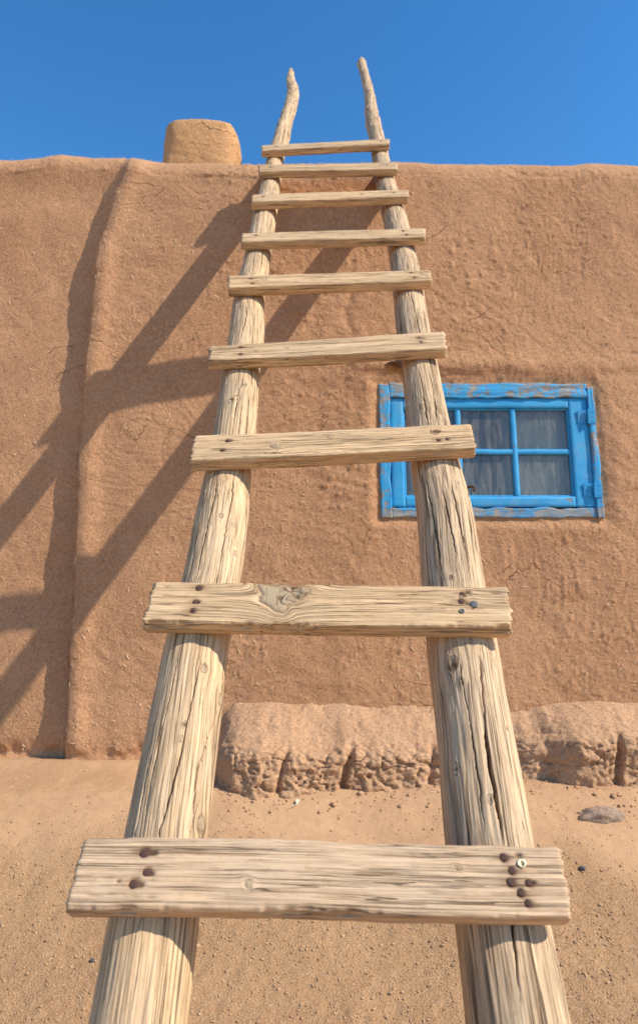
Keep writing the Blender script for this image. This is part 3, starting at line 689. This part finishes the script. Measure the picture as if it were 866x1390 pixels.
def rung(i, cor):
    near = i <= 3
    sx_, sw = (.0030, .0022) if near else (.006, .004)
    nx = int(.72/sx_)+1; nw = int(.098/sw); nt = int(T/(sw*1.3))
    # section loop, going round: front (top to bottom), underside, back, upper edge
    loop = []
    b_ = .0045 if i != 1 else .0035
    Wn = 1.0
    for k in range(nw+1): loop.append((0., k/nw, 'f'))
    for k in range(1, nt+1): loop.append((k/nt, 1., 'u'))
    for k in range(1, nw//2+1): loop.append((1., 1-k/(nw//2), 'b'))
    for k in range(1, nt): loop.append((1-k/nt, 0., 't'))
    D = np.array([l[0] for l in loop]); Q = np.array([l[1] for l in loop])
    S = np.linspace(0, 1, nx)
    (ax, av), (bx_, bv), (cx_, cv), (dx_, dv) = cor
    SS, DD = np.meshgrid(S, D, indexing='ij'); _, QQ = np.meshgrid(S, Q, indexing='ij')
    Lx = ax + (dx_-ax)*QQ; Lv = av + (dv-av)*QQ; Rx = bx_ + (cx_-bx_)*QQ; Rv = bv + (cv-bv)*QQ
    X = Lx + (Rx-Lx)*SS; Vv = Lv + (Rv-Lv)*SS; Y = DD*T
    width = abs(av-dv)
    # round the long arrises
    yq = np.minimum(DD, 1-DD)*T; wq = np.minimum(QQ, 1-QQ)*width
    br = b_*(1 + .6*fbm(X, 0, QQ, 7, 2, 700+i))
    sgn_y = np.where(DD < .5, 1, -1); sgn_w = np.where(QQ < .5, -1, 1)
    cornerd = np.hypot(np.maximum(br-yq, 0), np.maximum(br-wq, 0)) - br
    push = np.maximum(cornerd, 0)
    Y = Y + sgn_y*push*.7*(np.maximum(br-wq, 0) > 0)*1.0; Vv = Vv + sgn_w*push*.7*(np.maximum(br-yq, 0) > 0)
    # warped, weathered surface
    gx_, gq = X, Vv
    kn = np.zeros_like(X); crk = np.zeros_like(X); gwarp = Vv.copy()
    slope = (bv-av)/(bx_-ax); gwarp = gwarp - slope*X
    facef = (DD < .35).astype(float)
    disp = np.zeros_like(X)
    for (kx, kv, kr) in PK.get(i, []):
        da = Vv - kv; dx = (X - kx)*.75; ka = np.arctan2(da, dx); rho2 = (da**2 + dx**2)*(1 + .45*fbm(np.cos(ka), np.sin(ka), kx*9, 1.3, 3, 705+i))**2 + 1e-8; rho = np.sqrt(rho2)
        nearw = np.exp(-(rho/(kr*4))**2)
        gwarp = gwarp - np.where(rho > kr, kr*kr/rho2, 1)*da*nearw
        kk = np.clip(1 - rho/kr, 0, 1)*(DD < .9); kn = np.maximum(kn, kk)
        disp = disp + facef*(.0020*np.exp(-(rho/(kr*1.8))**2) - .0030*sstep(.75, 1., kk) - .0025*np.exp(-((rho-kr)/(kr*.12+.0008))**2))
    grainn = fbm(X*.06, Y, gwarp, 120, 3, 710+i)
    g2 = fbm(X*.10, Y, gwarp, 330, 2, 715+i)
    amp = 1.5 if near else 1.0
    disp = disp + facef*(-.0004*amp*np.abs(grainn) + .0005*g2) - .0010*(1-facef)*np.abs(grainn)
    for (p0, p1, wd) in PC.get(i, []):
        sl = (p1[1]-p0[1])/(p1[0]-p0[0]); lo, hi = min(p0[0], p1[0]), max(p0[0], p1[0])
        cen = p0[1] + sl*(X-p0[0]) + .0022*fbm(X, 0, 0, 14, 3, int(720+p0[0]*100)) + (Vv - slope*X - gwarp)
        lo_e = lo - (.3 if abs(lo-ax) < .015 else 0); hi_e = hi + (.3 if abs(hi-bx_) < .015 else 0)
        env = sstep(lo_e-.01, lo_e+.05, X)*sstep(hi_e+.01, hi_e-.06, X)*(.65+.5*fbm(X, 0, 0, 30, 2, 730))
        env = np.clip(env, 0, 1)
        g_ = np.exp(-((Vv-cen)/(wd*.72*(.35+.65*env)))**2)*env*(DD < .5)
        disp = disp - .0036*g_; crk = np.maximum(crk, g_*.75)
    stain = np.zeros_like(X)
    for (kx, kv, kr) in NAILS.get(i, []):
        rr_ = np.hypot((X-kx)*.8, Vv-kv); stain = np.maximum(stain, np.exp(-(rr_/(kr*1.35))**4)*(DD < .3)); stain = np.maximum(stain, .75*np.exp(-((Vv-kv)/(kr*.9))**2 - ((X-kx)/(kr*3.0))**2)*(DD < .3))
        disp = disp - .0022*np.exp(-(np.hypot(X-kx, Vv-kv)/(kr*1.15))**4)*(DD < .3)
    for (kx, kv, kr) in HOLES.get(i, []):
        g_ = np.exp(-(np.hypot((X-kx)*.6, Vv-kv)/kr)**4)*(DD < .3); crk = np.maximum(crk, g_*.9); disp = disp - .004*g_
    Y = Y - np.where(DD < .35, disp, 0) + 0
    Vv = Vv - np.where((QQ > .99) & (DD > .02) & (DD < .98), -disp*2, 0)
    # gnawed lower arris on the front
    lowe = np.exp(-((1-QQ)*width/.006)**2)*(DD < .4)
    chew = np.clip(fbm(X*.5, 0, 0, 38, 4, 740+i, .6), 0, 1)*(.010 if i <= 2 else .005)
    Vv = Vv + lowe*chew*.5; Y = Y + lowe*chew*.8
    topn = np.exp(-((QQ)*width/.008)**2)
    Vv = Vv - topn*np.clip(fbm(X*.5, 0, 0, 26, 3, 745+i), 0, 1)*.003
    if i == 2: Vv = Vv - topn*.010*np.exp(-((X+.048)/.012)**2)
    # long bow of the board
    Vv = Vv + .0025*fbm(X, 0, 0, 3.5, 2, 750+i)
    # ragged ends
    e = np.minimum(SS, 1-SS); ejag = (.006 if i in (2, 4) else .003)*fbm(0*X + np.sign(SS-.5), Y*2, Vv, 120, 3, 760+i)
    X = X + ejag*np.exp(-(e*.72/.006)**2)
    # soften end arris
    es = np.exp(-(e*.72/.0022)**2)*.0022
    Y = Y + sgn_y*es; Vv = Vv + sgn_w*es*(wq < .01)
    nl = len(D); V = np.stack([X, Y, Vv - V0], -1).reshape(-1, 3); nV = len(V)
    c0 = V[:nl].mean(0); c1 = V[-nl:].mean(0); V = np.concatenate([V, [c0, c1]])
    F0 = [tuple(map(int, q)) for q in gridF(nx, nl, wrap=True)]
    b = (nx-1)*nl
    F0 += [(nV, (j+1) % nl, j) for j in range(nl)] + [(nV+1, b+j, b+(j+1) % nl) for j in range(nl)]
    ga = np.stack([X, gwarp, DD*T], -1).reshape(-1, 3); ga = np.concatenate([ga, [ga[:nl].mean(0), ga[-nl:].mean(0)]]); z2 = np.zeros(2)
    o = mesh_obj('rung', V, F0, M_PLANK_GREY if i == 1 else M_PLANK, ladder, world=False,
                 attrs={'grain': ('FLOAT_VECTOR', ga), 'knot': ('FLOAT', np.concatenate([kn.ravel(), z2])), 'crack': ('FLOAT', np.concatenate([crk.ravel(), z2])), 'stain': ('FLOAT', np.concatenate([stain.ravel(), z2]))})
    return o
rungs = {i+1: rung(i+1, c) for i, c in enumerate(RUNGS)}
rungs[2]['label'] = 'rung with a large ringed knot'

def nail(x, v, r, mat, parent, kind='nail', y=0.0, tilt=0.0):
    n = 14; V = []; F_ = []; rr = random.Random(int(x*9999+v*777))
    prof = [(1.0, .003), (1.03, .0006), (.95, -.0002), (.6, -.0005), (.25, -.0006)] if kind != 'screw' else [(1.0, .001), (1.0, -.0012), (.80, -.0016), (.45, -.0008), (.25, .0012)]
    for a, h in prof:
        for k in range(n):
            t = 2*math.pi*k/n; q = r*a*(1 + (.12*rr.uniform(-1, 1) if kind == 'nail' else 0))
            V.append((x + q*math.cos(t), y + h - tilt*math.cos(t)*r*a, v - V0 + q*math.sin(t)))
    for j in range(len(prof)-1):
        for k in range(n): F_.append((j*n+k, j*n+(k+1) % n, (j+1)*n+(k+1) % n, (j+1)*n+k))
    F_.append(tuple((len(prof)-1)*n+k for k in range(n)))
    o = mesh_obj('screw' if kind == 'screw' else 'nail', V, F_, mat, parent, world=False)
    return o
for i, L in NAILS.items():
    for (x, v, r) in L: nail(x, v, r, M_RUST, rungs[i], y=random.uniform(.0002, .0014), tilt=random.uniform(-.12, .12))
b_ = nail(.292, .5645, .0062, M_BRASS, rungs[1], 'screw', y=-.0008); b_['label'] = 'brass screw among the rusty nails'
b_ = nail(.279, 1.014, .0050, M_STEEL, rungs[2], 'screw', y=-.0008)
b_ = nail(.305, 1.030, .0078, M_STEEL, rungs[2], 'nail', y=-.002, tilt=.2); b_['label'] = 'grey steel nail head'

# branch stub behind the right rail under the fourth rung; bent rusty nail on its right side
def tube(P, R_, n=14, seed=0, jag=.0):
    V = []; F_ = []
    P = [Vector(p) for p in P]
    for j, p in enumerate(P):
        d = (P[min(j+1, len(P)-1)] - P[max(j-1, 0)]).normalized(); a = d.orthogonal().normalized(); b = d.cross(a)
        for k in range(n):
            t = 2*math.pi*k/n; q = R_[j]*(1 + jag*math.sin(3*t + j + seed) + jag*.6*math.sin(5*t + 2*j))
            V.append(p + a*q*math.cos(t) + b*q*math.sin(t))
    for j in range(len(P)-1):
        for k in range(n): F_.append((j*n+k, j*n+(k+1) % n, (j+1)*n+(k+1) % n, (j+1)*n+k))
    F_ += [tuple(range(n-1, -1, -1)), tuple((len(P)-1)*n+k for k in range(n))]
    return V, F_
V, F_ = tube([(.31, .115, 2.09-V0), (.275, .115, 2.088-V0), (.250, .112, 2.085-V0), (.232, .106, 2.078-V0), (.222, .098, 2.070-V0)], [.030, .024, .021, .020, .011], 18, 2, .12)
o = mesh_obj('branch_stub', V, F_, M_RAIL, railR, world=False, attrs={'grain': ('FLOAT_VECTOR', [tuple(v) for v in V]), 'knot': ('FLOAT', [0]*len(V)), 'crack': ('FLOAT', [0]*len(V))})
V, F_ = tube([(.370, .085, 1.463-V0), (.378, .078, 1.462-V0), (.386, .068, 1.452-V0), (.388, .060, 1.436-V0), (.383, .056, 1.424-V0)], [.0035, .0035, .0035, .003, .003], 10)
o = mesh_obj('nail', V, F_, M_RUST, railR, world=False); o['label'] = 'bent rusty nail sticking out of the pole'

# ------------------------------------------------------------------ stones, gravel and litter
def rock(cx, cy, cz, sx_, sy_, sz_, seed, sub=24, ang=0):
    th = np.linspace(0, 2*math.pi, sub, endpoint=False); ph = np.linspace(.02, math.pi-.02, sub//2)
    TH, PH = np.meshgrid(th, ph); x = np.sin(PH)*np.cos(TH); y = np.sin(PH)*np.sin(TH); z = np.cos(PH)
    r = 1 + .22*fbm(x, y, z, 1.2, 2, seed) + .06*fbm(x, y, z, 5, 2, seed+1)
    x, y, z = x*r*sx_, y*r*sy_, z*r*sz_; c, s = math.cos(ang), math.sin(ang)
    return np.stack([cx + x*c - y*s, cy + x*s + y*c, cz + z], -1).reshape(-1, 3), [tuple(map(int, q)) for q in gridF(sub//2, sub, wrap=True, flip=True)]
def gz(x, y): return float(ground_z(np.array([x]), np.array([y]))[0])
V, F_ = rock(1.09, 2.725, gz(1.09, 2.725)-.014, .088, .044, .036, 801, 40, .15)
tag(mesh_obj('stone', V, F_, M_STONE), 'grey-brown stone half sunk in the dirt right of the ladder', 'stone')
V, F_ = rock(.93, 2.52, gz(.93, 2.52)+.003, .011, .009, .007, 805, 20)
tag(mesh_obj('pebble', V, F_, M_DARKPEB), 'small dark pebble on the dirt right of the lowest rung', 'pebble')
V, F_ = rock(-.70, 2.24, gz(-.70, 2.24)+.002, .008, .007, .005, 806, 20)
tag(mesh_obj('pebble', V, F_, M_DARKPEB), 'tiny dark bluish pebble on the dirt left of the left pole', 'pebble')
# pale dry leaf with its twig on the ground before the ledge
lz = gz(-.084, 2.77) + .003
LV = []; LF = []
for k in range(9):
    t = k/8; wv = .0075*math.sin(math.pi*t)**.8 + .0006
    for s in (-1, 0, 1): LV.append((-.085 + .004*t + s*wv, 2.77 + .026*(t-.5), lz + .010*t + .004*abs(s)*math.sin(math.pi*t)))
n0 = len(LV); LV += [(a, b, c-.0008) for a, b, c in LV]
for k in range(8):
    for s in (0, 1):
        a = 3*k+s; LF += [(a, a+1, a+4, a+3), (n0+a+3, n0+a+4, n0+a+1, n0+a)]
tv, tf = tube([(-.085, 2.760, lz+.001), (-.100, 2.745, lz-.003), (-.120, 2.73, lz-.008)], [.0012, .001, .0008], 6)
V, F_ = merge([(LV, LF), (tv, tf)])
tag(mesh_obj('dry_leaf', V, F_, M_LEAF), 'pale dry leaf lying on the dirt below the ledge between the poles', 'leaf')

def scatter_gravel():
    V = []; F_ = []; r = random.Random(11)
    ico = [(0,0,1), (.894,0,.447), (.276,.851,.447), (-.724,.526,.447), (-.724,-.526,.447), (.276,-.851,.447), (.724,.526,-.447), (-.276,.851,-.447), (-.894,0,-.447), (-.276,-.851,-.447), (.724,-.526,-.447), (0,0,-1)]
    fc = [(0,1,2), (0,2,3), (0,3,4), (0,4,5), (0,5,1), (1,6,2), (2,7,3), (3,8,4), (4,9,5), (5,10,1), (6,7,2), (7,8,3), (8,9,4), (9,10,5), (10,6,1), (11,7,6), (11,8,7), (11,9,8), (11,10,9), (11,6,10)]
    n = 60000
    g_ = np.random.default_rng(5); xs = g_.uniform(-1.9, 1.9, n); ys = g_.uniform(1.95, 3.05, n)
    dn = fbm(xs, ys, 0, 4, 3, 900); gp = 1 - sstep(2.44, 2.70, ys + .09*fbm(xs, ys, 0, 3.1, 4, 44) + .035*xs)
    ok = g_.random(n) < .10 + .9*gp + .25*dn; xs, ys = xs[ok], ys[ok]; n = len(xs); zs = ground_z(xs, ys)
    sz_ = .0009 + np.minimum(.0055, g_.exponential(.00095, n)); big = g_.random(n) < .004; sz_ = np.where(big, sz_*1.0 + .003, sz_)
    ico_ = np.array(ico)[None]*g_.uniform(.75, 1.2, (n, 12, 1))*np.stack([g_.uniform(.8, 1.4, n), g_.uniform(.7, 1.1, n), g_.uniform(.5, .9, n)], -1)[:, None]*sz_[:, None, None]
    a = g_.uniform(0, 6.28, n)[:, None]; c, sn = np.cos(a), np.sin(a)
    P = np.stack([xs[:, None] + ico_[..., 0]*c - ico_[..., 1]*sn, ys[:, None] + ico_[..., 0]*sn + ico_[..., 1]*c, zs[:, None] + sz_[:, None]*.15 + ico_[..., 2]], -1)
    F_ = (np.array(fc)[None] + 12*np.arange(n)[:, None, None]).reshape(-1, 3)
    return mesh_obj('gravel', P.reshape(-1, 3), F_, M_PEB, smooth=False)
tag(scatter_gravel(), 'fine grit and gravel scattered over the sandy ground', 'gravel', kind='stuff')

# crumbs and clods fallen from the ledge
def crumbs():
    parts = []; r = random.Random(21)
    for i in range(260):
        x = r.uniform(-.55, 1.7); yf_ = 3.1 - (3.1 - float(interp(np.array([x]), FOOT)[0]))*.74; y = yf_ - abs(r.gauss(0, .06)) - .005; s = .0018 + min(.010, r.expovariate(1/.0020))
        parts.append(rock(x, y, gz(x, y)+s*.3, s*r.uniform(.8, 1.4), s, s*.8, 820+i % 7, 12, r.uniform(0, 3)))
    V, F_ = merge(parts); return mesh_obj('adobe_crumbs', V, F_, M_LEDGE)
tag(crumbs(), 'small mud crumbs fallen along the foot of the ledge', 'crumbs', kind='stuff')

# loose straw on the ledge and on the dirt
pts = []
for i in range(260):
    if i < 150:
        c = random.randrange(20, len(lx)-60); r_ = random.randrange(8, 78); p = Vector((LX[r_, c], LY[r_, c], LZ[r_, c] + .001))
    else:
        x, y = random.uniform(-1.6, 1.6), random.uniform(2.2, 3.0); p = Vector((x, y, gz(x, y) + .001))
    a = random.uniform(0, math.pi); pts.append((p, Vector((math.cos(a), math.sin(a), random.uniform(-.1, .15))), Vector((0, 0, 1)), random.uniform(.006, .028), random.uniform(.0007, .0013)))
V, F_ = slivers(pts, 9)
tag(mesh_obj('loose_straw', V, F_, M_STRAW, smooth=False), 'loose bits of straw lying on the ledge and the dirt', 'straw', kind='stuff')
